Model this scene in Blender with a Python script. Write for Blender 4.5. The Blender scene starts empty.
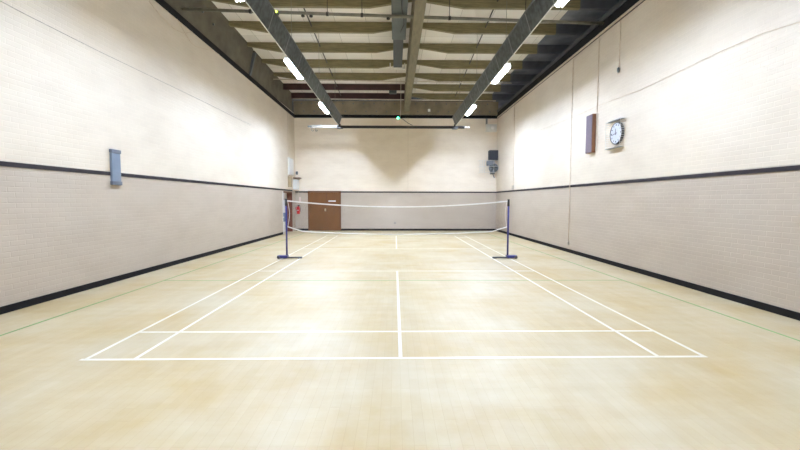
import bpy, bmesh, math, random
from mathutils import Vector, Matrix
random.seed(7)
sc = bpy.context.scene
COL = sc.collection
PI = math.pi

# ------------------------------------------------------------------ materials
def principled(name, color, rough=0.5, metal=0.0, spec=0.5):
    m = bpy.data.materials.new(name); m.use_nodes = True
    b = m.node_tree.nodes['Principled BSDF']
    b.inputs['Base Color'].default_value = (*color, 1)
    b.inputs['Roughness'].default_value = rough
    b.inputs['Metallic'].default_value = metal
    b.inputs['Specular IOR Level'].default_value = spec
    return m, m.node_tree, b

def N(nt, typ, **kw):
    n = nt.nodes.new(typ)
    for k, v in kw.items(): setattr(n, k, v)
    return n

def mottled(name, color, rough=0.5, metal=0.0, amount=0.15, scale=6.0, stretch=(1, 1, 1), spec=0.5, bump=0.0):
    """plain surface with soft procedural variation of its colour and gloss"""
    m, nt, b = principled(name, color, rough, metal, spec)
    L = nt.links
    tc = N(nt, 'ShaderNodeTexCoord'); mp = N(nt, 'ShaderNodeMapping'); mp.inputs['Scale'].default_value = stretch
    no = N(nt, 'ShaderNodeTexNoise'); no.inputs['Scale'].default_value = scale; no.inputs['Detail'].default_value = 5
    L.new(tc.outputs['Object'], mp.inputs[0]); L.new(mp.outputs[0], no.inputs['Vector'])
    rp = N(nt, 'ShaderNodeValToRGB')
    rp.color_ramp.elements[0].position = .3; rp.color_ramp.elements[1].position = .7
    rp.color_ramp.elements[0].color = (*[max(0, c*(1-amount)) for c in color], 1)
    rp.color_ramp.elements[1].color = (*[min(1, c*(1+amount)) for c in color], 1)
    L.new(no.outputs['Fac'], rp.inputs[0]); L.new(rp.outputs[0], b.inputs['Base Color'])
    if bump:
        bp = N(nt, 'ShaderNodeBump'); bp.inputs['Strength'].default_value = .6; bp.inputs['Distance'].default_value = bump
        L.new(no.outputs['Fac'], bp.inputs['Height']); L.new(bp.outputs[0], b.inputs['Normal'])
    return m

def emitter(name, color, strength):
    m = bpy.data.materials.new(name); m.use_nodes = True
    nt = m.node_tree; nt.nodes.clear()
    o = N(nt, 'ShaderNodeOutputMaterial'); e = N(nt, 'ShaderNodeEmission')
    e.inputs[0].default_value = (*color, 1); e.inputs[1].default_value = strength
    nt.links.new(e.outputs[0], o.inputs[0])
    return m

UPPER = (0.80, 0.71, 0.585)      # cream paint
LOWER = (0.558, 0.482, 0.395)      # pinkish grey paint
def brick_wall(name, axis, split, UPPER=UPPER):
    """painted brickwork: cream above the dado band, pinkish grey below it"""
    m, nt, b = principled(name, UPPER, .55, 0, .35)
    L = nt.links
    tc = N(nt, 'ShaderNodeTexCoord'); sx = N(nt, 'ShaderNodeSeparateXYZ'); cb = N(nt, 'ShaderNodeCombineXYZ')
    L.new(tc.outputs['Object'], sx.inputs[0])
    L.new(sx.outputs['Y' if axis == 'y' else 'X'], cb.inputs['X']); L.new(sx.outputs['Z'], cb.inputs['Y'])
    br = N(nt, 'ShaderNodeTexBrick'); br.offset = .5
    br.inputs['Scale'].default_value = 1; br.inputs['Brick Width'].default_value = .225
    br.inputs['Row Height'].default_value = .075; br.inputs['Mortar Size'].default_value = .007
    br.inputs['Mortar Smooth'].default_value = .6; br.inputs['Bias'].default_value = 0
    br.inputs['Color1'].default_value = (.97, .97, .97, 1); br.inputs['Color2'].default_value = (.945, .945, .945, 1)
    br.inputs['Mortar'].default_value = (1, 1, 1, 1)
    L.new(cb.outputs[0], br.inputs['Vector'])
    no = N(nt, 'ShaderNodeTexNoise'); no.inputs['Scale'].default_value = 1.1; no.inputs['Detail'].default_value = 6
    mp = N(nt, 'ShaderNodeMapping'); mp.inputs['Scale'].default_value = (1, 1, 2.5)
    L.new(tc.outputs['Object'], mp.inputs[0]); L.new(mp.outputs[0], no.inputs['Vector'])
    # lower and upper paint
    gt = N(nt, 'ShaderNodeMath', operation='GREATER_THAN'); gt.inputs[1].default_value = split
    L.new(sx.outputs['Z'], gt.inputs[0])
    mx = N(nt, 'ShaderNodeMix', data_type='RGBA')
    mx.inputs['A'].default_value = (*LOWER, 1); mx.inputs['B'].default_value = (*UPPER, 1)
    L.new(gt.outputs[0], mx.inputs['Factor'])
    ml = N(nt, 'ShaderNodeMix', data_type='RGBA', blend_type='MULTIPLY'); ml.inputs['Factor'].default_value = 1
    L.new(mx.outputs['Result'], ml.inputs['A']); L.new(br.outputs['Color'], ml.inputs['B'])
    # grubby scuffs
    rp = N(nt, 'ShaderNodeValToRGB'); rp.color_ramp.elements[0].position = .32; rp.color_ramp.elements[1].position = .6
    rp.color_ramp.elements[0].color = (.94, .925, .91, 1); rp.color_ramp.elements[1].color = (1, 1, 1, 1)
    L.new(no.outputs['Fac'], rp.inputs[0])
    m2 = N(nt, 'ShaderNodeMix', data_type='RGBA', blend_type='MULTIPLY'); m2.inputs['Factor'].default_value = 1
    L.new(ml.outputs['Result'], m2.inputs['A']); L.new(rp.outputs[0], m2.inputs['B'])
    L.new(m2.outputs['Result'], b.inputs['Base Color'])
    n2 = N(nt, 'ShaderNodeTexNoise'); n2.inputs['Scale'].default_value = 40; n2.inputs['Detail'].default_value = 3
    L.new(tc.outputs['Object'], n2.inputs['Vector'])
    iv = N(nt, 'ShaderNodeMath', operation='MULTIPLY_ADD'); iv.inputs[1].default_value = -1; iv.inputs[2].default_value = 1
    L.new(br.outputs['Fac'], iv.inputs[0])
    ad = N(nt, 'ShaderNodeMath', operation='MULTIPLY_ADD'); ad.inputs[1].default_value = .22
    L.new(n2.outputs['Fac'], ad.inputs[0]); L.new(iv.outputs[0], ad.inputs[2])
    bp = N(nt, 'ShaderNodeBump'); bp.inputs['Strength'].default_value = .5; bp.inputs['Distance'].default_value = .005
    L.new(ad.outputs[0], bp.inputs['Height']); L.new(bp.outputs[0], b.inputs['Normal'])
    return m

def floor_material():
    m, nt, b = principled('wood_strip_floor', (.7, .6, .45), .32, 0, .5)
    L = nt.links
    tc = N(nt, 'ShaderNodeTexCoord'); sx = N(nt, 'ShaderNodeSeparateXYZ'); cb = N(nt, 'ShaderNodeCombineXYZ')
    L.new(tc.outputs['Object'], sx.inputs[0]); L.new(sx.outputs['Y'], cb.inputs['X']); L.new(sx.outputs['X'], cb.inputs['Y'])
    br = N(nt, 'ShaderNodeTexBrick'); br.offset = .37; br.offset_frequency = 2
    br.inputs['Scale'].default_value = 1; br.inputs['Brick Width'].default_value = .46
    br.inputs['Row Height'].default_value = .076; br.inputs['Mortar Size'].default_value = .0012
    br.inputs['Mortar Smooth'].default_value = .3
    br.inputs['Color1'].default_value = (1, 1, 1, 1); br.inputs['Color2'].default_value = (.96, .95, .93, 1)
    br.inputs['Mortar'].default_value = (.84, .80, .74, 1)
    L.new(cb.outputs[0], br.inputs['Vector'])
    no = N(nt, 'ShaderNodeTexNoise'); no.inputs['Scale'].default_value = .8; no.inputs['Detail'].default_value = 7; no.inputs['Roughness'].default_value = .6
    L.new(tc.outputs['Object'], no.inputs['Vector'])
    rp = N(nt, 'ShaderNodeValToRGB')
    rp.color_ramp.elements[0].position = .33; rp.color_ramp.elements[1].position = .62
    rp.color_ramp.elements[0].color = (.485, .365, .172, 1); rp.color_ramp.elements[1].color = (.555, .485, .338, 1)
    L.new(no.outputs['Fac'], rp.inputs[0])
    # streaks along and across the boards
    mp = N(nt, 'ShaderNodeMapping'); mp.inputs['Scale'].default_value = (5, .9, 1)
    n2 = N(nt, 'ShaderNodeTexNoise'); n2.inputs['Scale'].default_value = 1.2; n2.inputs['Detail'].default_value = 4
    L.new(tc.outputs['Object'], mp.inputs[0]); L.new(mp.outputs[0], n2.inputs['Vector'])
    r2 = N(nt, 'ShaderNodeValToRGB'); r2.color_ramp.elements[0].position = .3; r2.color_ramp.elements[1].position = .65
    r2.color_ramp.elements[0].color = (.93, .90, .84, 1); r2.color_ramp.elements[1].color = (1, 1, 1, 1)
    L.new(n2.outputs['Fac'], r2.inputs[0])
    mp3 = N(nt, 'ShaderNodeMapping'); mp3.inputs['Scale'].default_value = (.5, 5, 1)
    n3 = N(nt, 'ShaderNodeTexNoise'); n3.inputs['Scale'].default_value = 1.0; n3.inputs['Detail'].default_value = 4
    L.new(tc.outputs['Object'], mp3.inputs[0]); L.new(mp3.outputs[0], n3.inputs['Vector'])
    r3 = N(nt, 'ShaderNodeValToRGB'); r3.color_ramp.elements[0].position = .3; r3.color_ramp.elements[1].position = .65
    r3.color_ramp.elements[0].color = (.945, .915, .86, 1); r3.color_ramp.elements[1].color = (1, 1, 1, 1)
    L.new(n3.outputs['Fac'], r3.inputs[0])
    last = rp.outputs[0]
    for src in (br.outputs['Color'], r2.outputs[0], r3.outputs[0]):
        mx = N(nt, 'ShaderNodeMix', data_type='RGBA', blend_type='MULTIPLY'); mx.inputs['Factor'].default_value = 1
        L.new(last, mx.inputs['A']); L.new(src, mx.inputs['B']); last = mx.outputs['Result']
    L.new(last, b.inputs['Base Color'])
    rr = N(nt, 'ShaderNodeMapRange'); rr.inputs['To Min'].default_value = .42; rr.inputs['To Max'].default_value = .58
    L.new(n2.outputs['Fac'], rr.inputs['Value']); L.new(rr.outputs[0], b.inputs['Roughness'])
    b.inputs['Coat Weight'].default_value = .12; b.inputs['Coat Roughness'].default_value = .45
    bp = N(nt, 'ShaderNodeBump'); bp.inputs['Strength'].default_value = .25; bp.inputs['Distance'].default_value = .001
    L.new(br.outputs['Fac'], bp.inputs['Height']); bp.invert = True
    L.new(bp.outputs[0], b.inputs['Normal'])
    return m

def ceiling_material():
    m, nt, b = principled('roof_lining', (.72, .69, .64), .75, 0, .2)
    L = nt.links
    tc = N(nt, 'ShaderNodeTexCoord'); br = N(nt, 'ShaderNodeTexBrick'); br.offset = 0
    br.inputs['Scale'].default_value = 1; br.inputs['Brick Width'].default_value = .92; br.inputs['Row Height'].default_value = 3.1
    br.inputs['Mortar Size'].default_value = .006
    br.inputs['Color1'].default_value = (.84, .81, .76, 1); br.inputs['Color2'].default_value = (.72,.69,.63,1)
    br.inputs['Mortar'].default_value = (.45, .43, .39, 1)
    L.new(tc.outputs['Object'], br.inputs['Vector']); L.new(br.outputs['Color'], b.inputs['Base Color'])
    return m

M = {}
M['wall_y'] = brick_wall('painted_brick_side', 'y', 2.03)
M['wall_x'] = brick_wall('painted_brick_end', 'x', 1.99, (.93, .83, .69))  # end wall paint lightened to stand in for stronger light on it
M['floor'] = floor_material()
M['ceiling'] = ceiling_material()
M['black_trim'] = mottled('black_painted_timber', (.010, .009, .010), .7, 0, .3, 4, spec=.2)
M['band'] = mottled('dark_band_paint', (.030, .024, .028), .65, 0, .3, 3, spec=.25)
M['white_line'] = mottled('white_court_paint', (.74, .71, .64), .4, 0, .05, 2)
M['green_line'] = mottled('green_court_paint', (.11, .30, .07), .45, 0, .12, 2)
M['olive'] = mottled('olive_timber', (.215, .18, .09), .6, 0, .25, 3, (1, 12, 12))
M['dark_red'] = mottled('dark_red_steel', (.050, .017, .015), .55, 0, .25, 4)
M['concrete'] = mottled('grey_concrete', (.135, .118, .085), .85, 0, .25, 2.2, bump=.004)
M['tan_concrete'] = mottled('tan_concrete', (.25, .205, .135), .8, 0, .2, 2.5, bump=.003)
M['beam_timber'] = mottled('pale_beam', (.19, .165, .105), .7, 0, .18, 2, (6, 1, 6))
M['navy'] = mottled('dark_blue_black', (.19, .2, .235), .6, 0, .45, 1.3, (1, 1.2, 6))
M['dark_purlin'] = mottled('dark_purlin_tone', (.11, .112, .13), .6, 0, .3, 2)
M['dark_flange'] = mottled('dark_grey_flange', (.055, .057, .066), .5, 0, .2, 3)
M['galv'] = mottled('galvanised_steel', (.108, .122, .132), .5, .3, .4, 9)
M['galv_light'] = mottled('galvanised_strap', (.27, .28, .275), .45, .3, .15, 10)
M['white_metal'] = mottled('white_painted_metal', (.80, .80, .77), .4, 0, .05, 5)
M['grey_metal'] = mottled('grey_painted_metal', (.075, .090, .090), .45, .1, .12, 4)
M['grey_dark'] = mottled('dark_grey_metal', (.12, .13, .14), .45, .2, .15, 5)
M['pipe'] = mottled('dull_grey_pipe', (.20, .19, .15), .5, .2, .2, 6)
M['black_pipe'] = mottled('black_steel_pipe', (.03, .028, .026), .45, .2, .3, 6)
M['white_pipe'] = mottled('white_lit_pipe', (.78, .77, .72), .45, 0, .06, 6)
M['brown_door'] = mottled('brown_door_paint', (.18, .068, .012), .6, 0, .12, 3, (1, 1, .4))
M['brown_frame'] = mottled('brown_frame_paint', (.16, .06, .014), .6, 0, .15, 4)
M['red_brown'] = mottled('red_brown_timber', (.14, .042, .02), .45, 0, .2, 5)
M['white_plastic'] = mottled('white_plastic', (.80, .80, .78), .35, 0, .04, 5)
M['brass'] = mottled('pale_brass', (.70, .62, .45), .3, .7, .08, 8)
M['red'] = mottled('red_enamel', (.62, .025, .03), .3, 0, .08, 4)
M['black_rubber'] = mottled('black_rubber', (.015, .015, .016), .55, 0, .2, 6)
M['blue_post'] = mottled('blue_post_enamel', (.035, .038, .20), .35, .1, .15, 5)
M['grey_base'] = mottled('grey_base_bar', (.10, .095, .11), .45, .3, .15, 6)
M['net_thread'] = mottled('brown_net_thread', (.17, .14, .12), .8, 0, .1, 20)
M['net_tape'] = mottled('white_net_tape', (.84, .82, .78), .7, 0, .04, 10)
M['pad_blue'] = mottled('blue_grey_cover', (.20, .25, .325), .5, 0, .07, 4)
M['pad_end'] = mottled('slate_end_cap', (.15, .17, .215), .5, 0, .12, 6)
M['mahogany'] = mottled('brown_wood_veneer', (.20, .085, .04), .4, 0, .18, 3, (6, 6, 1))
M['speaker_cloth'] = mottled('mauve_speaker_cloth', (.19, .15, .185), .75, 0, .12, 60)
M['clock_face'] = mottled('white_clock_face', (.62, .65, .72), .35, 0, .03, 4)
M['clock_rim'] = mottled('dark_clock_rim', (.035, .032, .030), .35, 0, .2, 6)
M['clock_mark'] = mottled('clock_marks', (.10, .10, .13), .5, 0, .2, 6)
M['cage_wire'] = mottled('white_cage_wire', (.78, .77, .73), .45, .2, .08, 8)
M['cable'] = mottled('tan_cable', (.70, .58, .44), .6, 0, .15, 8)
M['cable_grey'] = mottled('grey_cable', (.55, .49, .41), .6, 0, .15, 8)
M['cable_dark'] = mottled('dark_cable', (.035, .032, .03), .6, 0, .15, 8)
M['cable_cream'] = mottled('cream_cable', (.62, .54, .43), .6, 0, .1, 8)
M['fan_body'] = mottled('blue_grey_fan_casting', (.20, .22, .25), .45, .2, .2, 6)
M['speaker_black'] = mottled('charcoal_speaker', (.028, .030, .038), .6, 0, .2, 8)
M['pale_board'] = mottled('pale_board', (.70, .69, .63), .55, 0, .05, 3)
M['notice'] = mottled('white_notice', (.86, .86, .84), .5, 0, .03, 5)
TUBE = (.745, .90, 1.18)
M['tube'] = emitter('lit_diffuser', TUBE, 44)                  # lamps towards the camera end
M['tube_mid'] = emitter('lit_diffuser_brighter', TUBE, 44)
M['tube_far'] = emitter('lit_diffuser_boosted', TUBE, 76)       # far pair, strength raised to brighten the back wall
M['green_led'] = emitter('green_lens', (.04, 1.0, .40), 2.5)
M['yellow_led'] = emitter('yellow_green_lens', (.62, .9, .05), 3)

# ------------------------------------------------------------------ mesh building
class MB:
    def __init__(s): s.bm = bmesh.new()
    def box(s, x0, x1, y0, y1, z0, z1, bevel=0.0):
        t = bmesh.new()
        v = [t.verts.new(p) for p in ((x0,y0,z0),(x1,y0,z0),(x1,y1,z0),(x0,y1,z0),(x0,y0,z1),(x1,y0,z1),(x1,y1,z1),(x0,y1,z1))]
        for f in ((0,3,2,1),(4,5,6,7),(0,1,5,4),(1,2,6,5),(2,3,7,6),(3,0,4,7)): t.faces.new([v[i] for i in f])
        if bevel: bmesh.ops.bevel(t, geom=t.edges[:], offset=bevel, segments=2, affect='EDGES', profile=.6)
        s._merge(t); return s
    def hexa(s, pts):
        """8 corners: bottom ring then top ring, counter-clockwise from above"""
        t = bmesh.new(); v = [t.verts.new(p) for p in pts]
        for f in ((0,3,2,1),(4,5,6,7),(0,1,5,4),(1,2,6,5),(2,3,7,6),(3,0,4,7)): t.faces.new([v[i] for i in f])
        bmesh.ops.recalc_face_normals(t, faces=t.faces[:]); s._merge(t); return s
    def prism(s, prof, place, a, b):
        """closed 2-D outline swept from a to b; place(u, v, t) gives the point"""
        t = bmesh.new()
        A = [t.verts.new(place(u, v, a)) for u, v in prof]; B = [t.verts.new(place(u, v, b)) for u, v in prof]
        n = len(prof)
        t.faces.new(A); t.faces.new(B[::-1])
        for i in range(n): t.faces.new((A[i], B[i], B[(i+1) % n], A[(i+1) % n]))
        bmesh.ops.recalc_face_normals(t, faces=t.faces[:]); s._merge(t); return s
    def tube(s, pts, r, n=8, r2=None):
        t = bmesh.new(); pts = [Vector(p) for p in pts]; rings = []
        for i, p in enumerate(pts):
            d = (pts[min(i+1, len(pts)-1)] - pts[max(i-1, 0)]).normalized()
            up = Vector((0, 0, 1)) if abs(d.z) < .9 else Vector((0, 1, 0))
            a = d.cross(up).normalized(); b = d.cross(a)
            rr = r if r2 is None else r + (r2-r)*i/(len(pts)-1)
            rings.append([t.verts.new(p + rr*(math.cos(2*PI*k/n)*a + math.sin(2*PI*k/n)*b)) for k in range(n)])
        for A, B in zip(rings, rings[1:]):
            for k in range(n):
                f = t.faces.new((A[k], A[(k+1) % n], B[(k+1) % n], B[k])); f.smooth = n > 6
        t.faces.new(rings[0][::-1]); t.faces.new(rings[-1])
        bmesh.ops.recalc_face_normals(t, faces=t.faces[:]); s._merge(t); return s
    def lathe(s, prof, c, axis='z', n=28):
        """(radius, height) outline turned about an axis through c"""
        t = bmesh.new(); c = Vector(c); rings = []
        ax = {'z': (Vector((1,0,0)), Vector((0,1,0)), Vector((0,0,1))), 'x': (Vector((0,1,0)), Vector((0,0,1)), Vector((1,0,0))),
              'y': (Vector((1,0,0)), Vector((0,0,1)), Vector((0,1,0)))}[axis]
        for r, h in prof:
            rings.append([t.verts.new(c + r*math.cos(2*PI*k/n)*ax[0] + r*math.sin(2*PI*k/n)*ax[1] + h*ax[2]) for k in range(n)])
        for A, B in zip(rings, rings[1:]):
            for k in range(n):
                f = t.faces.new((A[k], A[(k+1) % n], B[(k+1) % n], B[k])); f.smooth = True
        t.faces.new(rings[0]); t.faces.new(rings[-1])
        bmesh.ops.recalc_face_normals(t, faces=t.faces[:]); s._merge(t); return s
    def _merge(s, t):
        me = bpy.data.meshes.new('tmp'); t.to_mesh(me); t.free(); s.bm.from_mesh(me); bpy.data.meshes.remove(me)
    def build(s, name, mat, parent=None, origin=None):
        bm = s.bm
        if parent is not None:
            root = parent
            while root.parent is not None: root = root.parent
            o0 = root.location.copy()
        elif origin is not None: o0 = Vector(origin)
        else:
            xs = [v.co for v in bm.verts]
            lo = Vector((min(c.x for c in xs), min(c.y for c in xs), min(c.z for c in xs)))
            hi = Vector((max(c.x for c in xs), max(c.y for c in xs), max(c.z for c in xs)))
            o0 = Vector(((lo.x+hi.x)/2, (lo.y+hi.y)/2, lo.z))
        for v in bm.verts: v.co -= o0
        me = bpy.data.meshes.new(name); bm.to_mesh(me); bm.free()
        me.materials.append(mat)
        o = bpy.data.objects.new(name, me); COL.objects.link(o)
        if parent is not None: o.parent = parent
        else: o.location = o0
        return o

def tag(o, label, cat, group=None):
    o['label'] = label; o['category'] = cat
    if group: o['group'] = group
    return o
def thing(name, label, cat, loc, group=None):
    o = bpy.data.objects.new(name, None); o.empty_display_size = .2; COL.objects.link(o)
    o.location = loc
    return tag(o, label, cat, group)
def structure(o):
    o['kind'] = 'structure'; return o
def copy_tree(o, parent=None):
    c = o.copy(); COL.objects.link(c)
    if parent is not None: c.parent = parent
    for ch in list(o.children): copy_tree(ch, c)
    return c

# ------------------------------------------------------------------ the room (metres; the court's near back line is y = 0)
YF, YB = -6.6, 16.3
ZW, ZR = 5.95, 6.88
XLf = lambda y: -5.40 + .015*y           # the side walls run very slightly together
XRf = lambda y: 5.21 - .003*y
ident = (0, 0, 0)

structure(MB().box(-5.9, 5.7, YF-.2, YB+.3, -.2, 0).build('floor', M['floor'], origin=ident))
structure(MB().box(-5.9, 6.6, YF-.2, YB+.3, ZR, ZR+.12).build('ceiling', M['ceiling'], origin=ident))
# left wall with its doorway near the far corner
DY0, DY1, DZ = 14.15, 15.72, 1.97
w = MB()
def wl_piece(y0, y1, z0, z1, xin=0.0):
    w.hexa(((XLf(y0)-.45, y0, z0), (XLf(y0)+xin, y0, z0), (XLf(y1)+xin, y1, z0), (XLf(y1)-.45, y1, z0),
            (XLf(y0)-.45, y0, z1), (XLf(y0)+xin, y0, z1), (XLf(y1)+xin, y1, z1), (XLf(y1)-.45, y1, z1)))
wl_piece(YF-.2, DY0, 0, ZW); wl_piece(DY1, YB+.2, 0, ZW); wl_piece(DY0, DY1, DZ, ZW)
structure(w.build('wall_left', M['wall_y'], origin=ident))
w = MB()
w.hexa(((XRf(YF), YF-.2, 0), (XRf(YF)+.4, YF-.2, 0), (XRf(YB)+.4, YB+.2, 0), (XRf(YB), YB+.2, 0),
        (XRf(YF), YF-.2, ZW), (XRf(YF)+.4, YF-.2, ZW), (XRf(YB)+.4, YB+.2, ZW), (XRf(YB), YB+.2, ZW)))
structure(w.build('wall_right', M['wall_y'], origin=ident))
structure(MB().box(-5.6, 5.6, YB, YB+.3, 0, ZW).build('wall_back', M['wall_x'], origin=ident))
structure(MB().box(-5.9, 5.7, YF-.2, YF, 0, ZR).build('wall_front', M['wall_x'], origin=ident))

def side_strip(xf, side, y0, y1, z0a, z1a, z0b, z1b, th):
    """strip on a side wall; heights may differ at its two ends"""
    e = -.006*side
    a0, a1 = xf(y0)-e*0, xf(y0)-th*side
    b0, b1 = xf(y1), xf(y1)-th*side
    lo = (min(a0,a1), max(a0,a1), min(b0,b1), max(b0,b1))
    return MB().hexa(((lo[0],y0,z0a),(lo[1],y0,z0a),(lo[3],y1,z0b),(lo[2],y1,z0b),(lo[0],y0,z1a),(lo[1],y0,z1a),(lo[3],y1,z1b),(lo[2],y1,z1b)))
DX0, DX1, DTOP = -4.505, -2.825, 2.03          # back door
# skirting
structure(side_strip(XLf, -1, YF, DY0-.06, 0, .10, 0, .10, .022).build('baseboard_left', M['black_trim']))
structure(side_strip(XRf, 1, YF, YB, 0, .10, 0, .10, .022).build('baseboard_right', M['black_trim']))
structure(MB().box(-5.15, DX0, YB-.022, YB, 0, .10).box(DX1, 5.15, YB-.022, YB, 0, .10).build('baseboard_back', M['black_trim']))
structure(MB().box(-5.45, 5.2, YF, YF+.022, 0, .10).build('baseboard_front', M['black_trim']))
# dado band
structure(side_strip(XLf, -1, YF, DY0-.06, 2.0, 2.066, 2.0, 2.066, .012).build('trim_1', M['band']))
structure(MB().box(-5.15, DX0, YB-.012, YB, 1.95, 2.015).box(DX1, 5.15, YB-.012, YB, 1.95, 2.015).build('trim_2', M['band']))
structure(side_strip(XRf, 1, YF, YB, 1.948, 2.012, 1.95, 2.015, .012).build('trim_3', M['band']))
structure(MB().box(-5.45, 5.2, YF, YF+.012, 1.95, 2.015).build('trim_4', M['band']))
# black fascia along the wall heads
structure(side_strip(XLf, -1, YF, YB, 6.12, 6.27, 5.72, 5.87, .035).build('trim_5', M['black_trim']))
structure(MB().box(-5.12, 5.14, YB-.035, YB, 5.72, 5.87).build('trim_6', M['black_trim']))
structure(side_strip(XRf, 1, YF, YB, 5.86, 6.09, 5.80, 6.0, .035).build('trim_7', M['black_trim']))

# ------------------------------------------------------------------ roof structure
# left ring beam: two lengths meeting at a dark bracket
def left_beam(y0, y1, xt0, xt1):
    zb = lambda y: 6.27 + (y-YF)*(5.87-6.27)/(YB-YF) - .01
    return MB().hexa(((-5.75,y0,zb(y0)),(XLf(y0),y0,zb(y0)),(XLf(y1),y1,zb(y1)),(-5.75,y1,zb(y1)),
                      (-5.75,y0,ZR),(xt0,y0,ZR),(xt1,y1,ZR),(-5.75,y1,ZR)))
b = tag(left_beam(YF, 10.42, -4.66, -5.06).build('concrete_beam', M['concrete']), 'grey concrete beam above left wall, nearer length before dark bracket', 'beam')
def left_face(y, z, a):
    y0, y1, xt0, xt1 = a
    zb = 6.27 + (y-YF)*(5.87-6.27)/(YB-YF) - .01
    f = (z-zb)/(ZR-zb); xt = xt0 + (xt1-xt0)*(y-y0)/(y1-y0)
    return XLf(y) + f*(xt-XLf(y))
A1 = (YF, 10.42, -4.66, -5.06)
for y, z in ((6.9, 6.5), (7.55, 6.46), (5.9, 6.55)):
    x = left_face(y, z, A1)
    MB().lathe(((.03, -.02), (.03, .018), (.015, .022)), (x, y, z), 'x', 10).build('bolt', M['grey_dark'], b)
tag(left_beam(10.56, YB-.2, -5.07, -5.2).build('concrete_beam', M['concrete']), 'grey concrete beam above left wall, farther length beyond dark bracket', 'beam')
tag(MB().hexa(((-5.5,10.43,5.99),(XLf(10.5)+.05,10.43,5.99),(XLf(10.5)+.05,10.55,5.99),(-5.5,10.55,5.99),(-5.5,10.43,ZR-.12),(-4.99,10.43,ZR-.12),(-4.99,10.55,ZR-.12),(-5.5,10.55,ZR-.12)))
    .build('steel_bracket', M['grey_dark']), 'dark upright bracket between the two lengths of left concrete beam', 'bracket')
# back beam with two rows of fixing bolts
b = tag(MB().box(-5.15, 5.16, YB-.14, YB+.2, 5.88, 6.53).build('concrete_beam', M['tan_concrete']), 'tan concrete beam above back wall with rows of dark bolts', 'beam')
for k in range(19):
    for z, sh in ((6.40, 0), (6.02, .12)):
        x = -4.75 + k*.52 + sh
        if .35 < x < .72: continue
        MB().lathe(((.032, 0), (.032, -.02), (.015, -.026)), (x, YB-.14, z), 'y', 8).build('bolt', M['grey_dark'], b)
# beyond the right wall's head the roof carries on, in a darker colour
b = tag(MB().hexa(((XRf(YF)-.07,YF,6.085),(5.45,YF,6.085),(5.45,YB,5.995),(XRf(YB)-.07,YB,5.995),(XRf(YF)-.07,YF,6.20),(5.45,YF,6.20),(5.45,YB,6.11),(XRf(YB)-.07,YB,6.11)))
    .build('roof_beam', M['dark_flange']), 'dark grey wall plate on top of right wall above black trim', 'beam')
structure(MB().box(4.80, 6.6, YF, YB, ZR-.02, ZR-.001).box(6.4, 6.6, YF-.2, YB+.3, 5.5, ZR).box(5.0, 6.4, YB, YB+.3, 5.95, ZR).build('ceiling_dark_strip', M['navy']))
# centre spine beam
tag(MB().box(.40, .66, YF, YB-.14, 6.02, ZR-.001, .012).build('roof_beam', M['beam_timber']), 'pale brown spine beam running along middle of ceiling', 'beam')

# purlins: fish-bellied timbers, seven rows in each bay
names_row = ['nearest to camera', 'second row from camera', 'third row from camera', 'fourth row from camera', 'fifth row from camera', 'next to last row', 'last row by back wall']
def purlin(x0, x1, y, mat, taper=1.1, shallow=.12, deep=.30, w_=.10):
    zt = ZR - .002
    prof = [(x0, zt), (x1, zt), (x1, zt-shallow), (x1-taper, zt-deep), (x0+taper, zt-deep), (x0, zt-shallow)]
    return MB().prism(prof, lambda u, v, t: (u, t, v), y-w_/2, y+w_/2)
rows = [6.78, 8.32, 9.87, 11.43, 12.97, 14.50, 16.02]
for k, y in enumerate(rows):
    f = (y-YF)/(YB-YF)
    xl = (-4.66 + (y-YF)/(10.42-YF)*(-.40)) if y < 10.5 else (-5.07 - .13*(y-10.56)/(YB-.2-10.56))
    red = k >= 5
    if red:
        o = MB().prism([(xl, ZR-.002), (.395, ZR-.002), (.395, ZR-.27), (xl, ZR-.27)], lambda u, v, t: (u, t, v), y-.05, y+.05).build('roof_purlin', M['dark_red'])
    else: o = purlin(xl, .395, y, M['olive']).build('roof_purlin', M['olive'])
    tag(o, ('dark red steel' if red else 'olive timber') + ' roof purlin in left bay, ' + names_row[k], 'purlin', 'roof purlins of the left bay')
    zt = ZR-.002
    o = MB().prism([(.665, zt), (4.80, zt), (4.80, zt-.30), (1.77, zt-.30), (.665, zt-.13)], lambda u, v, t: (u, t, v), y-.05, y+.05).build('roof_purlin', M['olive'])
    MB().prism([(4.80, zt-.02), (6.39, zt-.02), (6.39, zt-.30), (4.80, zt-.30)], lambda u, v, t: (u, t, v), y-.05, y+.05).build('dark_end', M['dark_purlin'], o)['label'] = 'near black end of purlin'
    tag(o, 'olive timber roof purlin in right bay, ' + names_row[k], 'purlin', 'roof purlins of the right bay')

# sag rods through the purlins
for sx, nm in ((-1, 'left'), (1, 'right')):
    xa, xb = (-2.52, -2.75) if sx < 0 else (2.62, 2.95)
    tag(MB().tube(((xa, YF+.1, 6.75), (xa, 7.0, 6.75), (xb, 16.1, 6.75)), .021, 8).build('tie_rod', M['cable_dark']),
        'thin dark tie rod threading through purlins of ' + nm + ' bay', 'rod')
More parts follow.
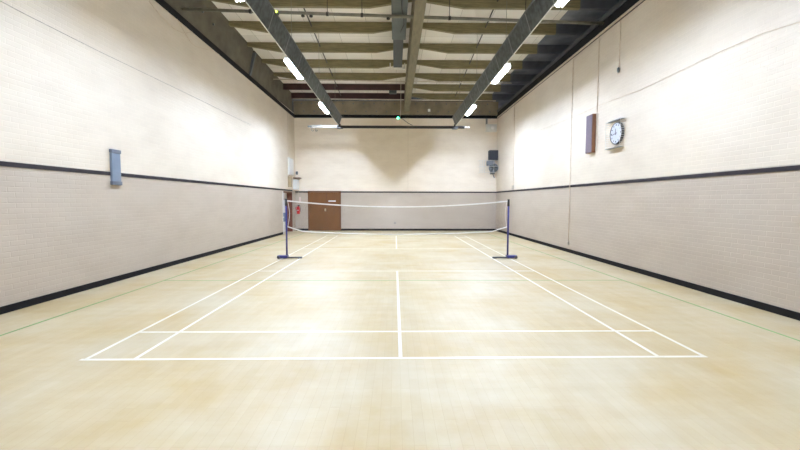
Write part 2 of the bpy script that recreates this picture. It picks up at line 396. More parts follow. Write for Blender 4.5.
# cross pipe on hangers
t = thing('sprinkler_pipe', 'grey pipe hung across hall beneath roof purlins', 'pipe', (0, 6.2, 6.0))
P0, P1 = Vector((-5.25, 6.13, 6.2)), Vector((5.19, 6.25, 5.99))
MB().tube((P0, P1), .038, 12).build('pipe_run', M['pipe'], t)
for x in (-1.72, -.87, 1.30, 3.2, -3.6):
    f = (x-P0.x)/(P1.x-P0.x); p = P0 + f*(P1-P0)
    MB().tube((p, (p.x, p.y, ZR)), .009, 6).build('hanger_rod', M['cable_dark'], t)
    MB().tube((p+Vector((-.03,0,0)), p+Vector((.03,0,0))), .05, 12).build('clamp', M['black_pipe'], t)
for x in (-2.32, -2.12, -.22):
    f = (x-P0.x)/(P1.x-P0.x); p = P0 + f*(P1-P0) - Vector((0, 0, .03))
    MB().lathe(((.02, .0), (.045, -.02), (.045, -.05), (.02, -.065)), p, 'z', 12).build('nozzle', M['black_pipe'], t)
# thin conduits near the back
tag(MB().tube(((-5.08, 12.75, 6.545), (4.9, 13.1, 6.545)), .022, 8).build('conduit', M['cable_grey']), 'thin conduit crossing roof under fifth row of purlins', 'conduit')
tag(MB().tube(((-5.1, 15.87, 6.56), (4.95, 15.87, 6.50)), .025, 8).build('conduit', M['cable_cream']), 'pale thin conduit crossing roof in front of back beam', 'conduit')

# radiant heater beside the spine beam
t = thing('radiant_heater', 'long blue grey heater panel hung left of spine beam', 'heater', (.05, 7.5, 6.15))
MB().box(-.14, .25, 2.6, 7.75, 6.15, 6.36, .02).build('hood', M['grey_metal'], t)
MB().box(-.11, .19, 7.72, 10.1, 6.16, 6.34, .02).build('burner_case', M['grey_dark'] if False else mottled('slate_heater_case', (.038, .045, .054), .5, .1, .15, 4), t)
MB().box(-.24, .30, 10.16, 10.24, 6.14, 6.19).box(-.24, -.20, 10.16, 10.24, 6.14, 6.34).box(.26, .30, 10.16, 10.24, 6.14, 6.34).box(-.10,.18,10.1,10.16,6.17,6.2).build('end_bracket', M['cage_wire'], t)
for y in (3.2, 5.6, 7.9, 9.9):
    for x in (-.10, .17): MB().tube(((x, y, 6.33), (x, y, ZR)), .008, 6).build('hanger_rod', M['cable_dark'], t)
pts = [(.10, 5.2, 6.13), (.11, 5.9, 6.142), (.16, 6.3, 6.142), (.18, 6.7, 6.13), (.13, 7.0, 6.13), (.10, 7.2, 6.14)]
MB().tube(pts, .012, 8).build('cable', M['cable_dark'], t)
tag(MB().box(-.33, .02, 14.52, 14.78, 6.50, 6.68, .01).build('junction_box', M['grey_metal']), 'small grey box among dark red purlins left of spine beam', 'box')
tag(MB().box(1.60, 1.72, YB-.20, YB-.135, 6.02, 6.15, .01).build('junction_box', M['white_plastic']), 'small white box on tan back beam right of spine beam', 'box')

# ------------------------------------------------------------------ light shields and lamps
def shield(sx, xo, xi, nm):
    t = thing('light_shield', 'long grey galvanised light shield hung in ' + nm + ' bay', 'light shield', (sx*(xo+xi)/2, 4, 4.84), 'galvanised light shields')
    Y0, Y1 = -5.6, 13.66
    prof = [(sx*xo, 4.84), (sx*xi, 5.20), (sx*xo, 5.20)]
    MB().prism(prof, lambda u, v, q: (u, q, v), Y0, Y1).build('inclined_panel', M['galv'], t)
    MB().box(min(sx*(xi-.03), sx*xi), max(sx*(xi-.03), sx*xi), Y0, Y1, 5.19, 5.207).build('top_flange', M['grey_dark'], t)
    # bright lip along the lower outer edge
    MB().box(min(sx*xo, sx*(xo+.022)), max(sx*xo, sx*(xo+.022)), Y0, Y1, 4.835, 4.85).build('lip', M['white_metal'], t)
    y = 2.95
    while y < 13.4:
        d = .006
        pr = [(sx*(xo), 4.84-d), (sx*(xi-.004), 5.20+d), (sx*(xo+.004), 5.20+d), (sx*(xo+.004), 4.84-d)]
        MB().prism(pr, lambda u, v, q: (u, q, v), y-.018, y+.018).build('joint_strap', M['galv_light'], t)
        y += 1.13
    for y in (-3.5, -.5, 2.4, 5.6, 8.9, 12.2):
        MB().tube(((sx*(xo-.06), y, 5.19), (sx*(xo-.06), y, ZR)), .005, 6).build('hanger_rod', M['pipe'], t)
    MB().prism([(sx*xo, 4.84), (sx*(xi-.01), 5.21), (sx*xo, 5.21)], lambda u, v, q: (u, q, v), Y1-.0, Y1+.012).build('end_plate', M['galv_light'], t)
    return t
shield(-1, 2.52, 2.40, 'left'); shield(1, 2.61, 2.49, 'right')

def lamp(label, xc, y0, sx, tube):
    t = thing('batten_light', label, 'light', (xc, y0+.75, 5.10), 'lit battens along the light shields')
    MB().box(xc-.085, xc+.085, y0, y0+1.5, 5.15, 5.215, .008).build('housing', M['white_metal'], t)
    pr = [(xc-.062, 5.15), (xc+.062, 5.15), (xc+.046, 5.105), (xc+.034, 5.092), (xc-.034, 5.092), (xc-.046, 5.105)]
    MB().prism(pr, lambda u, v, q: (u, q, v), y0+.02, y0+1.48).build('diffuser', M[tube], t)
    for e in (-1, 1):                      # side wings added to cut the light on the upper walls
        MB().hexa([(xc+e*u, y, z) for z, us in ((5.080, (.083, .087)), (5.16, (.066, .070))) for u, y in ((us[0], y0), (us[1], y0), (us[1], y0+1.5), (us[0], y0+1.5))]).build('cutoff_wing', M['white_metal'], t)
    xs = sx*(2.525 if sx < 0 else 2.615)
    for yy in (y0+.3, y0+1.2):
        MB().box(min(xs, xc), max(xs, xc), yy-.02, yy+.02, 5.185, 5.20).build('arm', M['galv_light'], t)
    return t
for side, xc, spots in ((-1, -2.80, ((10.95, 'lit white batten on left light shield, one nearest back wall'), (6.45, 'lit white batten on left light shield, second from back wall'),
                                     (2.0, 'lit white batten on left light shield, third from back wall'), (-2.5, 'lit white batten on left light shield, fourth from back wall'))),
                        (1, 2.93, ((11.2, 'lit white batten on right light shield, one nearest back wall'), (6.78, 'lit white batten on right light shield, second from back wall'),
                                   (2.1, 'lit white batten on right light shield, third from back wall, at frame top'), (-2.4, 'lit white batten on right light shield, fourth from back wall')))):
    for (y0, lab), tube in zip(spots, ('tube_far', 'tube_mid', 'tube', 'tube')):
        lamp(lab, xc, y0, side, tube)

# rail that carries the far ends of the shields
t = thing('support_rail', 'long cross rail under shield ends, white where lamps light it', 'rail', (0, 13.7, 4.76))
MB().tube(((-2.45, 13.7, 4.79), (3.02, 13.7, 4.79)), .062, 12).build('rail_tube', M['black_pipe'], t)  # stretch in the shields' shadow, coloured black
MB().tube(((-3.72, 13.7, 4.80), (-2.55, 13.7, 4.80)), .064, 14).build('lit_part', M['white_pipe'], t)['label'] = 'left end coloured white as lit by lamps'  # same rail where the lamps reach it, their light put in as white
MB().tube(((3.02, 13.7, 4.79), (3.25, 13.7, 4.79)), .03, 12).build('end_stub', M['white_pipe'], t)
for x in (-2.5, 2.58):
    MB().box(x-.10, x+.14, 13.62, 13.78, 4.71, 4.836, .012).box(x-.02, x+.04, 13.675, 13.74, 4.83, 4.92).build('clamp', M['cable_dark'], t)
MB().box(-3.90, -3.68, 13.65, 13.75, 4.77, 4.83, .01).build('end_plate', M['galv_light'], t)
for x in (-3.72, -3.55):
    MB().tube(((x, 13.7, 4.76), (x-.03, 13.7, 4.68), (x-.01, 13.7, 4.61), (x+.05, 13.7, 4.60), (x+.07, 13.7, 4.64)), .016, 8).build('hook', M['pipe'], t)

# green emergency lamp over the rail
t = thing('emergency_light', 'small emergency light with glowing green lens above dark rail', 'light', (.09, 13.7, 5.13))
MB().box(.02, .18, 13.66, 13.74, 5.16, 5.24, .01).build('case', M['grey_dark'], t)
MB().lathe(((.045, 0), (.045, -.03), (.025, -.045)), (.08, 13.66, 5.18), 'y', 14).build('lens', M['green_led'], t)['label'] = 'glowing green lens'
MB().tube(((.17, 13.7, 5.23), (.20, 13.7, 5.6), (.20, 13.7, ZR)), .010, 6).build('drop_rod', M['cable_grey'], t)
MB().tube(((.17, 13.7, 5.20), (.32, 13.7, 5.12), (.50, 13.7, 4.98), (.72, 13.7, 4.868)), .012, 6).build('cable', M['cable_dark'], t)
t = thing('indicator_lamp', 'tiny yellow green indicator lamp on left shield upper edge', 'light', (-2.38, 4.2, 5.2))
MB().box(-2.43, -2.35, 4.16, 4.26, 5.207, 5.25, .006).build('case', M['grey_dark'], t)
MB().lathe(((.018, 0), (.018, -.012), (.01, -.02)), (-2.385, 4.16, 5.23), 'y', 12).build('lens', M['yellow_led'], t)['label'] = 'glowing yellow green lens'

# ------------------------------------------------------------------ floor markings
wl = MB(); ZL = .0022
def line(mb, a, b, wdt):
    a, b = Vector((*a, 0)), Vector((*b, 0)); d = (b-a).normalized(); n = Vector((-d.y, d.x, 0))*wdt/2
    mb.hexa([(*(p+s*n).xy, z) for z in (-.001, ZL) for p, s in ((a,-1),(b,-1),(b,1),(a,1))])
W = .037
for x in (-3.045, 3.03): line(wl, (x, 0), (x, 13.4), W)
for x in (-2.575, 2.57): line(wl, (x, 0), (x, 13.4), W)
line(wl, (-3.09, -.025), (3.051, .004), W)
for y in (.765, 4.72, 8.68, 12.62, 13.38): line(wl, (-3.064, y), (3.049, y), W)
line(wl, (.008, 0), (0, 4.72), W); line(wl, (0, 8.68), (0, 13.4), W)
structure(wl.build('white_court_markings', M['white_line'], origin=ident))
gl = MB(); ZL = .0015
line(gl, (-4.60, -3.5), (-4.33, 14.6), .03); line(gl, (4.47, -3.5), (4.30, 14.6), .03); line(gl, (-4.50, 3.715), (4.38, 3.715), .024)
structure(gl.build('green_court_markings', M['green_line'], origin=ident))

# ------------------------------------------------------------------ badminton net and posts
YN = 6.62
def post(x, s, label):
    t = thing('net_post', label, 'net post', (x, YN, 0), 'badminton net posts')
    MB().tube(((x, YN, .05), (x, YN, 1.50)), .0245, 16).build('pole', M['blue_post'], t)
    MB().tube(((x, YN, 1.40), (x, YN, 1.585)), .030, 16).build('top_cap', M['black_rubber'], t)['label'] = 'black top cap'
    MB().box(min(x, x-s*.40), max(x, x-s*.40), YN-.03, YN+.03, .012, .042, .006).build('base_bar', M['grey_base'], t)
    MB().box(min(x-s*.40, x-s*.30), max(x-s*.40, x-s*.30), YN-.05, YN+.05, 0, .03, .008).build('foot', M['grey_base'], t)
    MB().box(min(x-s*.03, x+s*.24), max(x-s*.03, x+s*.24), YN-.085, YN+.085, .018, .085, .012).build('weight', M['blue_post'], t)
    for dy in (-.10, .10):
        MB().lathe(((.035, -.012), (.04, -.008), (.04, .008), (.035, .012)), (x+s*.20, YN+dy, .042), 'y', 18).build('wheel', M['grey_base'], t)
    return t
tl = post(-2.935, -1, 'blue badminton post on left, with net winder')
MB().box(-3.01, -2.955, YN-.03, YN+.03, .98, 1.22, .01).build('winder', M['pad_blue'], tl)
MB().tube(((-2.99, YN-.03, 1.10), (-3.0, YN-.09, 1.10), (-3.0, YN-.09, 1.0)), .008, 8).build('crank', M['white_metal'], tl)
post(2.98, 1, 'blue badminton post on right, with black top')
t = thing('badminton_net', 'badminton net with white top tape sagging between blue posts', 'net', (0, YN, .6))
XA, XB = -2.90, 2.945
xm = (XA+XB)/2; hw = (XB-XA)/2
top = lambda x: 1.395 + .155*((x-xm)/hw)**2
bot = lambda x: .645 + .10*((x-xm)/hw)**2 + .10*max(0, abs((x-xm)/hw)-.86)/.14
NS = 60
xs = [XA + (XB-XA)*i/NS for i in range(NS+1)]
tp = MB()
for a, b_ in zip(xs, xs[1:]):
    tp.hexa(((a,YN-.004,top(a)-.034),(b_,YN-.004,top(b_)-.034),(b_,YN+.004,top(b_)-.034),(a,YN+.004,top(a)-.034),
             (a,YN-.004,top(a)),(b_,YN-.004,top(b_)),(b_,YN+.004,top(b_)),(a,YN+.004,top(a))))
tp.build('top_tape', M['net_tape'], t)
MB().tube([(x, YN, bot(x)) for x in xs], .015, 8).build('bottom_tape', M['net_tape'], t)
for x, dx in ((XA, .05), (XB, -.05)):
    MB().tube([(x+dx*math.sin(PI*k/8), YN, bot(x) + (top(x)-bot(x))*k/8) for k in range(9)], .006, 6).build('side_cord', M['net_tape'], t)
nm = MB(); rt = .00055
n_v = 260
tm = bmesh.new()
def thread(p, q_, r):
    d = (Vector(q_)-Vector(p)).normalized(); a = d.cross(Vector((0,1,0))).normalized()*r; b2 = Vector((0, r, 0))
    A = [tm.verts.new(Vector(p)+o) for o in (a, b2, -a, -b2)]; B = [tm.verts.new(Vector(q_)+o) for o in (a, b2, -a, -b2)]
    for k in range(4): tm.faces.new((A[k], A[(k+1) % 4], B[(k+1) % 4], B[k]))
for i in range(1, n_v):
    x = XA+.05 + (XB-XA-.1)*i/n_v; thread((x, YN, bot(x)), (x, YN, top(x)-.03), rt)
for j in range(1, 34):
    f = j/34
    for a, b_ in zip(xs[1:-1:2], xs[3::2]): thread((a, YN, bot(a)+f*(top(a)-bot(a))), (b_, YN, bot(b_)+f*(top(b_)-bot(b_))), rt)
nm._merge(tm); nm.build('mesh_netting', M['net_thread'], t)
# ties to the posts
MB().tube(((-2.935, YN, 1.535), (XA, YN, top(XA)-.015)), .006, 6).build('tie_cord', M['net_tape'], t)
MB().tube(((2.98, YN, 1.535), (XB, YN, top(XB)-.015)), .006, 6).build('tie_cord', M['net_tape'], t)

# ------------------------------------------------------------------ doors
d = bpy.data.objects.new('door_1', None); COL.objects.link(d); d.location = ((DX0+DX1)/2, YB, 0); structure(d)
MB().box(DX0, DX0+.08, YB-.05, YB, 0, DTOP).box(DX1-.08, DX1, YB-.05, YB, 0, DTOP).box(DX0, DX1, YB-.05, YB, DTOP-.08, DTOP).build('door_frame', M['brown_frame'], d)
xm2 = -3.56
MB().box(DX0+.083, xm2-.003, YB-.035, YB-.002, .01, DTOP-.085, .003).build('door_leaf', M['brown_door'], d)
MB().box(xm2+.003, DX1-.083, YB-.035, YB-.002, .01, DTOP-.085, .003).build('door_leaf', M['brown_door'], d)
MB().box(xm2-.018, xm2+.018, YB-.044, YB-.035, .01, DTOP-.085).build('cover_strip', M['brown_frame'], d)
MB().box(-3.46, -3.09, YB-.040, YB-.034, 1.49, 1.545, .002).build('notice_strip', M['notice'], d)
MB().box(-3.665, -3.585, YB-.043, YB-.034, 1.00, 1.13, .003).lathe(((.025, 0), (.03, -.03), (.012, -.05)), (-3.625, YB-.043, 1.07), 'y', 12).build('door_lock', M['brass'], d)
d2 = bpy.data.objects.new('door_2', None); COL.objects.link(d2); d2.location = (XLf(15)-.2, 15, 0); structure(d2)
xw = lambda y: XLf(y)
MB().box(XLf(15)-.28, XLf(15)-.24, DY0+.05, DY1-.05, .01, DZ-.06, .003).build('door_leaf', M['white_plastic'], d2)
MB().box(XLf(15)-.44, XLf(15)+.015, DY1-.05, DY1-.001, 0, DZ).build('door_jamb', M['red_brown'], d2)
MB().box(XLf(15)-.44, XLf(15)+.01, DY0+.001, DY0+.05, 0, DZ).build('door_jamb', M['white_plastic'], d2)
MB().box(XLf(15)-.44, XLf(15)+.012, DY0+.05, DY1-.05, DZ-.06, DZ-.001).build('door_head', M['brown_frame'], d2)
structure(side_strip(XLf, -1, DY0-.06, DY1+.03, 2.0, 2.066, 2.0, 2.066, .012).build('trim_8', M['band']))

# ------------------------------------------------------------------ far left corner
t = thing('fire_extinguisher', 'red fire extinguisher hung on back wall left of brown door', 'fire extinguisher', (-4.99, YB-.10, .86))
MB().lathe(((.02, 0), (.072, .0), (.08, .02), (.08, .30), (.065, .35), (.03, .38), (.025, .40)), (-4.99, YB-.10, .86), 'z', 20).build('cylinder', M['red'], t)
MB().box(-5.02, -4.955, YB-.13, YB-.08, 1.255, 1.29, .005).box(-5.01, -4.90, YB-.112, YB-.09, 1.29, 1.315, .004).build('valve', M['black_rubber'], t)
MB().tube([(-4.96, YB-.11, 1.27), (-4.89, YB-.12, 1.25), (-4.875, YB-.12, 1.12), (-4.885, YB-.12, .97)], .012, 8).build('hose', M['black_rubber'], t)
MB().box(-5.03, -4.95, YB-.185, YB-.179, 1.03, 1.06).build('instruction_panel', M['notice'], t)
MB().box(-5.02, -4.96, YB-.03, YB+.006, 1.08, 1.2).build('wall_hook', M['grey_dark'], t)
tag(MB().box(-4.965, -4.875, YB-.012, YB, 1.47, 1.72, .002).build('wall_sign', mottled('pale_pink_sign', (.74, .60, .57), .5, 0, .05, 5)), 'pale pink notice plate above red fire extinguisher', 'sign')
t = thing('call_point', 'small red alarm call point beside fire extinguisher', 'alarm', (-5.135, YB-.02, 1.1))
MB().box(-5.15, -5.08, YB-.04, YB+.006, 1.10, 1.19, .006).build('case', M['red'], t)
MB().box(-5.13, -5.10, YB-.044, YB-.039, 1.125, 1.165).build('glass', M['white_plastic'], t)
t = thing('wall_cabinet', 'pale grey cabinet above doorway in left corner', 'cabinet', (-5.12, 15.45, 2.78))
MB().box(XLf(15.4), XLf(15.4)+.07, 15.0, 15.85, 2.78, 3.60, .008).build('case', M['pale_board'], t)
MB().box(XLf(15.4)+.07, XLf(15.4)+.08, 15.04, 15.81, 2.82, 3.56, .004).build('door', M['white_plastic'], t)
tag(MB().box(-5.17, -5.03, 15.0, 15.2, 2.18, 2.70, .008).build('electric_box', mottled('tan_box', (.42, .33, .20), .5, 0, .15, 6)), 'tan and grey box under pale cabinet in left corner', 'box')
tag(MB().box(-5.17, -4.95, 15.9, 16.28, 2.10, 2.60, .01).build('electric_box', M['white_plastic']), 'white box on back wall left corner below thin brown shelf', 'box')
tag(MB().box(-5.17, -4.83, 15.9, YB, 2.655, 2.69).build('shelf', M['mahogany']), 'thin brown shelf in left corner above white box', 'shelf')
t = thing('door_bell', 'small dark sounder on back wall beside pale cabinet', 'sounder', (-5.06, YB-.03, 2.86))
MB().lathe(((.06, 0.006), (.06, -.03), (.035, -.05)), (-5.06, YB, 2.94), 'y', 18).build('dome', M['grey_dark'], t)
MB().box(-5.115, -5.005, YB-.018, YB, 2.86, 3.02, .004).build('back_plate', M['grey_metal'], t)
tag(MB().tube(((XLf(15.1)+.012, 15.1, 3.60), (XLf(15.1)+.012, 15.1, 5.74)), .012, 8).build('conduit', M['cable_cream']), 'cream conduit rising from pale cabinet up left wall', 'conduit')
tag(MB().tube(((-4.99, YB-.006, 1.70), (-4.99, YB-.006, 2.62)), .008, 6).build('conduit', M['cable_cream']), 'thin cream conduit above pink notice plate in left corner', 'conduit')
t = thing('wall_socket', 'little grey wall socket low on middle of back wall', 'socket', (-.05, YB-.01, .35))
MB().box(-.095, -.005, YB-.012, YB, .35, .44, .003).build('plate', mottled('grey_socket', (.34, .31, .30), .5, 0, .1, 6), t)
MB().box(-.075, -.055, YB-.016, YB-.011, .385, .41).box(-.045, -.025, YB-.016, YB-.011, .385, .41).build('switch', M['grey_dark'], t)
tag(MB().box(.606, .614, YB-.004, YB, 2.02, 5.70).build('joint_seam', mottled('seam', (.60, .51, .39), .7, 0, .08, 6)), 'faint upright joint line in cream paint of back wall', 'joint')

# ------------------------------------------------------------------ far right corner
t = thing('flood_light', 'pale grey box lamp hanging by bracket high in right corner', 'lamp', (4.83, YB-.1, 5.02))
MB().box(4.545, 5.085, YB-.24, YB-.06, 5.02, 5.40, .02).build('case', M['pale_board'], t)
MB().box(4.58, 5.05, YB-.25, YB-.238, 5.05, 5.37, .004).build('face_plate', mottled('pale_grey_plate', (.66, .665, .63), .4, 0, .05, 5), t)
MB().lathe(((.09, 0), (.09, -.015), (.05, -.03)), (4.86, YB-.25, 5.22), 'y', 20).build('lens', M['white_plastic'], t)
MB().box(4.56, 4.64, YB-.065, YB+.006, 5.34, 5.715).build('bracket', M['galv_light'], t)
t = thing('loudspeaker', 'black square loudspeaker above caged fan in right corner', 'speaker', (4.93, YB-.15, 3.60))
MB().box(4.705, 5.145, YB-.34, YB-.03, 3.60, 4.09, .015).build('cabinet', M['speaker_black'], t)
MB().box(4.735, 5.115, YB-.352, YB-.338, 3.63, 4.06, .006).build('grille', mottled('dark_grille', (.045, .048, .06), .8, 0, .3, 80), t)
MB().box(4.88, 4.97, YB-.04, YB, 3.75, 3.95).build('bracket', M['grey_dark'], t)
t = thing('caged_fan', 'blue grey fan with open wire cage below black loudspeaker', 'fan', (4.87, YB-.2, 2.90))
MB().box(4.62, 4.98, YB-.30, YB-.02, 3.33, 3.57, .03).build('motor_case', M['fan_body'], t)
MB().lathe(((.10, 0), (.22, -.02), (.235, -.06), (.235, -.12), (.22, -.13), (.10, -.10)), (4.92, YB-.22, 3.20), 'y', 28).build('fan_ring', M['fan_body'], t)
bl = MB()
for k in range(5):
    a = 2*PI*k/5+.3; c = Vector((4.92, YB-.345, 3.20))
    u = Vector((math.cos(a), 0, math.sin(a))); v = Vector((-math.sin(a), .35, math.cos(a)))
    bl.hexa([c+u*.04-v*.03, c+u*.20-v*.07, c+u*.20+v*.05, c+u*.04+v*.03] + [c+u*.04-v*.03+Vector((0,-.008,0)), c+u*.20-v*.07+Vector((0,-.008,0)), c+u*.20+v*.05+Vector((0,-.008,0)), c+u*.04+v*.03+Vector((0,-.008,0))])
bl.lathe(((.05, .0), (.05, -.03), (.02, -.05)), (4.92, YB-.33, 3.20), 'y', 16).build('blades', M['grey_metal'], t)
MB().box(4.82, 5.02, YB-.22, YB-.0, 2.90, 3.05, .015).tube(((4.92, YB-.2, 2.92), (4.98, YB-.12, 2.80), (5.04, YB-.03, 2.72)), .02, 8).build('wall_bracket', M['grey_dark'], t)
cg = MB(); x0, x1, z0, z1 = 4.20, 5.14, 2.96, 3.57
for y in (YB-.46,):
    for k in range(14): 
        z = z0+(z1-z0)*k/13; cg.tube(((x0, y, z), (x0+.24, y, z)), .006, 6)
    for x in (x0, x0+.12, x0+.24): cg.tube(((x, y, z0), (x, y, z1)), .009, 6)
for z in (z0, (z0+z1)/2, z1):
    cg.tube(((x0, YB, z), (x0, YB-.46, z), (x1, YB-.46, z), (x1, YB-.02, z)), .008, 6)
for x in (4.9, x1):
    cg.tube(((x, YB-.46, z0), (x, YB-.46, z1)), .006, 6)
cg.build('wire_guard', M['cage_wire'], t)

# ------------------------------------------------------------------ right wall
t = thing('wall_clock', 'round white clock with dark rim on right wall', 'clock', (5.19, 5.34, 2.84))
cx, cy, cz = XRf(5.43), 5.45, 3.13
MB().lathe(((.25, 0), (.262, -.01), (.262, -.05), (.252, -.062), (.236, -.062), (.234, -.05)), (cx, cy, cz), 'x', 40).build('rim', M['clock_rim'], t)
fc = MB().lathe(((.236, -.03), (.236, -.0555)), (cx, cy, cz), 'x', 40).build('face', M['clock_face'], t)
for k in range(12):
    a = 2*PI*k/12; r0, r1 = .175, .212; wd = .012 if k % 3 else .018
    # seen from inside the hall, clockwise runs towards smaller y
    u = Vector((0, -math.sin(a), math.cos(a))); v = Vector((0, math.cos(a), math.sin(a)))
    c = Vector((cx-.0555, cy, cz))
    p = [c+u*r0-v*wd, c+u*r1-v*wd, c+u*r1+v*wd, c+u*r0+v*wd]
    MB().hexa(p + [q_+Vector((-.002, 0, 0)) for q_ in p]).build('hour_mark', M['clock_mark'], fc)
def hand(a, ln, wd, dx):
    u = Vector((0, -math.sin(a), math.cos(a))); v = Vector((0, math.cos(a), math.sin(a))); c = Vector((cx-dx, cy, cz))
    p = [c-u*.04-v*wd, c+u*ln-v*wd*.6, c+u*ln+v*wd*.6, c-u*.04+v*wd]
    return MB().hexa(p + [q_+Vector((-.003, 0, 0)) for q_ in p])
hand(2*PI*43.5/60, .185, .009, .059).build('minute_hand', M['clock_mark'], fc)
hand(2*PI*(11+43.5/60)/12, .115, .012, .064).build('hour_hand', M['clock_mark'], fc)
t = thing('clock_guard', 'white wire guard cage around the round clock', 'guard', (5.15, 5.43, 2.80))
y0, y1, z0, z1 = 5.19, 5.80, 2.80, 3.43; gx = cx-.11
g = MB(); g2 = MB()
for k in range(13):
    z = z0 + (z1-z0)*k/12
    g.tube(((cx, y1, z), (gx, y1, z), (gx, y1-.10, z)), .0035, 6)
    g2.tube(((cx, y0, z), (gx, y0, z)), .003, 6)
g.tube(((gx, y1, z0), (gx, y1, z1)), .005, 6); g2.tube(((gx, y0, z0), (gx, y0, z1)), .005, 6)
g.build('side_wires', M['cage_wire'], t); g2.build('side_wires', M['cage_wire'], t)
MB().box(gx, cx, y0, y1, z1-.004, z1+.008).build('top_rail', M['galv_light'], t)
MB().box(gx, cx, y0, y1, z0-.008, z0+.004).build('bottom_rail', M['galv_light'], t)
t = thing('column_speaker', 'tall brown column speaker on right wall beside the clock', 'speaker', (5.1, 6.6, 2.81))
MB().box(XRf(6.4)-.10, XRf(6.4)-.002, 6.47, 6.79, 2.81, 3.81, .006).build('cabinet', M['mahogany'], t)
MB().box(XRf(6.4)-.115, XRf(6.4)-.101, 6.48, 6.78, 2.82, 3.80, .004).build('cloth_front', M['speaker_cloth'], t)['label'] = 'mauve cloth front'
MB().box(XRf(6.4)-.01, XRf(6.4)-.0, 6.38, 6.47, 2.84, 3.81, .002).build('mounting_board', M['cable_cream'], t)
def wall_cable(pts, r, mat, label, off=.010, name='wall_cable', cat='cable'):
    return tag(MB().tube([(XRf(y)-off, y, z) for y, z in pts], r, 8).build(name, mat), label, cat)
t = thing('pull_cord', 'short hanging cord with small weight, nearest camera on right wall', 'cord', (5.17, 5.5, 4.5))
MB().tube([(XRf(5.5)-.012, 5.5, 5.83), (XRf(5.5)-.014, 5.49, 4.65)], .008, 8).build('cord', M['cable'], t)
MB().lathe(((.008, .10), (.028, .08), (.03, .02), (.015, -.02)), (XRf(5.5)-.032, 5.487, 4.56), 'z', 12).build('weight', M['grey_dark'], t)
wall_cable(((6.44, 5.83), (6.43, 3.84)), .010, M['cable'], 'tan cable dropping to top of brown column speaker')
t = thing('wall_conduit', 'long conduit down right wall ending in small box near skirting', 'conduit', (5.17, 7.87, .2))
MB().tube([(XRf(7.88)-.012, 7.885, 5.83), (XRf(7.88)-.020, 7.86, 2.0), (XRf(7.88)-.012, 7.857, .30)], .010, 8).build('pipe_run', M['cable'], t)
MB().box(XRf(7.86)-.05, XRf(7.86), 7.82, 7.90, .22, .33, .006).build('box', M['cable_grey'], t)
t = thing('wall_conduit', 'farthest conduit on right wall ending in box above dark band', 'conduit', (5.15, 13.42, 2.03))
MB().tube([(XRf(13.4)-.012, 13.43, 5.80), (XRf(13.4)-.012, 13.42, 2.2)], .013, 8).build('pipe_run', M['cable'], t)
MB().box(XRf(13.4)-.06, XRf(13.4), 13.34, 13.50, 2.03, 2.22, .008).build('box', M['cable_grey'], t)
wall_cable(((-3.0, 3.80), (.2, 3.82), (1.40, 3.864), (1.88, 3.935), (2.64, 3.95), (3.9, 3.925), (4.67, 3.911), (5.4, 3.95), (6.28, 3.985), (7.65, 4.0), (10.3, 4.08)), .006, M['cable'], 'thin tan cable sagging along right wall above clock')
tag(MB().tube([(XRf(y)-.018, y, 5.80-.0026*(y-YF)-.025) for y in (YF, 5, YB-.1)], .011, 8).build('wall_cable', M['cable_dark']), 'dark thin cable just under white conduit along top of right wall', 'cable')
tag(MB().tube([(XRf(y)-.025, y, 5.835-.0026*(y-YF)) for y in (YF, 5, YB-.1)], .013, 8).build('wall_conduit', M['cable_cream']), 'pale conduit just beneath black trim of right wall', 'conduit')

# ------------------------------------------------------------------ left wall
t = thing('padded_panel', 'blue grey upright padded panel crossing dark band on left wall', 'panel', (-5.3, 3.66, 1.81))
xw = XLf(3.65)
MB().box(xw+.003, xw+.05, 3.60, 3.83, 1.90, 2.42, .01).build('panel', M['pad_blue'], t)
MB().box(xw+.003, xw+.062, 3.59, 3.84, 2.42, 2.49, .012).build('end_cap', M['pad_end'], t)['label'] = 'darker slate end cap'
MB().box(xw+.003, xw+.062, 3.59, 3.84, 1.825, 1.90, .012).build('end_cap', M['pad_end'], t)['label'] = 'darker slate end cap'
def lcable(pts, r, mat, label):
    return tag(MB().tube([(XLf(y)+.010, y, z) for y, z in pts], r, 8).build('wall_cable', mat), label, 'cable')
lcable(((-4.0, 4.20), (1.75, 4.217), (2.1, 4.205), (3.5, 4.196), (7.0, 4.234), (10.5, 4.25)), .006, M['cable_grey'], 'thin straight grey cable high along left wall')
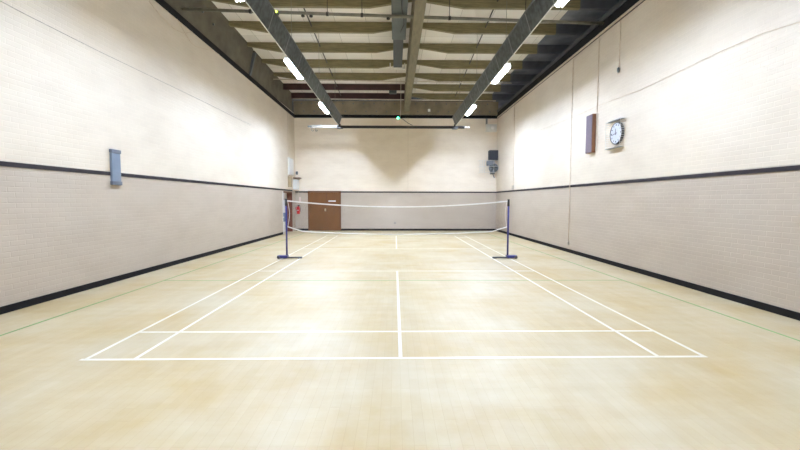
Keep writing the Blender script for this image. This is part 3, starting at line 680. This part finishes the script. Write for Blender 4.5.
def drape(pts):
    out = []
    P = [Vector((p[0], p[1], 0)) for p in pts]
    for i in range(len(P)-1):
        p0, p1, p2, p3 = P[max(i-1,0)], P[i], P[i+1], P[min(i+2,len(P)-1)]
        for k in range(5):
            s = k/5
            q_ = .5*((2*p1)+(p2-p0)*s+(2*p0-5*p1+4*p2-p3)*s*s+(3*p1-p0-3*p2+p3)*s**3); out.append((q_.x, q_.y))
    out.append(pts[-1]); return out
lcable(drape(((4.7, 5.98), (4.98, 5.777), (5.62, 5.62), (6.02, 5.634), (6.34, 5.717), (6.75, 5.95))), .007, M['cable'], 'nearer tan cable loop drooping below black trim of left wall')
lcable(drape(((5.9, 5.96), (6.42, 5.656), (6.8, 5.58), (7.73, 5.80), (8.7, 5.93))), .006, M['cable'], 'farther tan cable loop drooping below black trim of left wall')

# ------------------------------------------------------------------ world, camera
wd = bpy.data.worlds.new('world'); sc.world = wd; wd.use_nodes = True
wd.node_tree.nodes['Background'].inputs[0].default_value = (.05, .05, .05, 1)
wd.node_tree.nodes['Background'].inputs[1].default_value = .2

cam = bpy.data.cameras.new('camera'); co = bpy.data.objects.new('camera', cam); COL.objects.link(co)
cam.sensor_fit = 'HORIZONTAL'; cam.sensor_width = 36; cam.lens = 388.934*36/800
cam.clip_start = .05; cam.clip_end = 100
Rr = ((0.9999185213533751, 0.012722026437996144, -0.0010491414541471205), (-0.012631890241699105, 0.9979750221456138, 0.06234011968534505), (0.0018401096167211576, -0.06232178765706586, 0.9980544117330608))
mw = Matrix.Identity(4)
for r in range(3):
    mw[r][0] = Rr[r][0]; mw[r][1] = Rr[r][2]; mw[r][2] = -Rr[r][1]
mw.translation = Vector((-0.0477, -3.7374, 1.5412))
co.matrix_world = mw
sc.camera = co

vs = sc.view_settings
vs.view_transform = 'Standard'; vs.look = 'None'; vs.gamma = 1; vs.use_curve_mapping = False
vs.exposure = 2.9
sc.cycles.max_bounces = 10; sc.cycles.diffuse_bounces = 8; sc.cycles.use_denoising = True
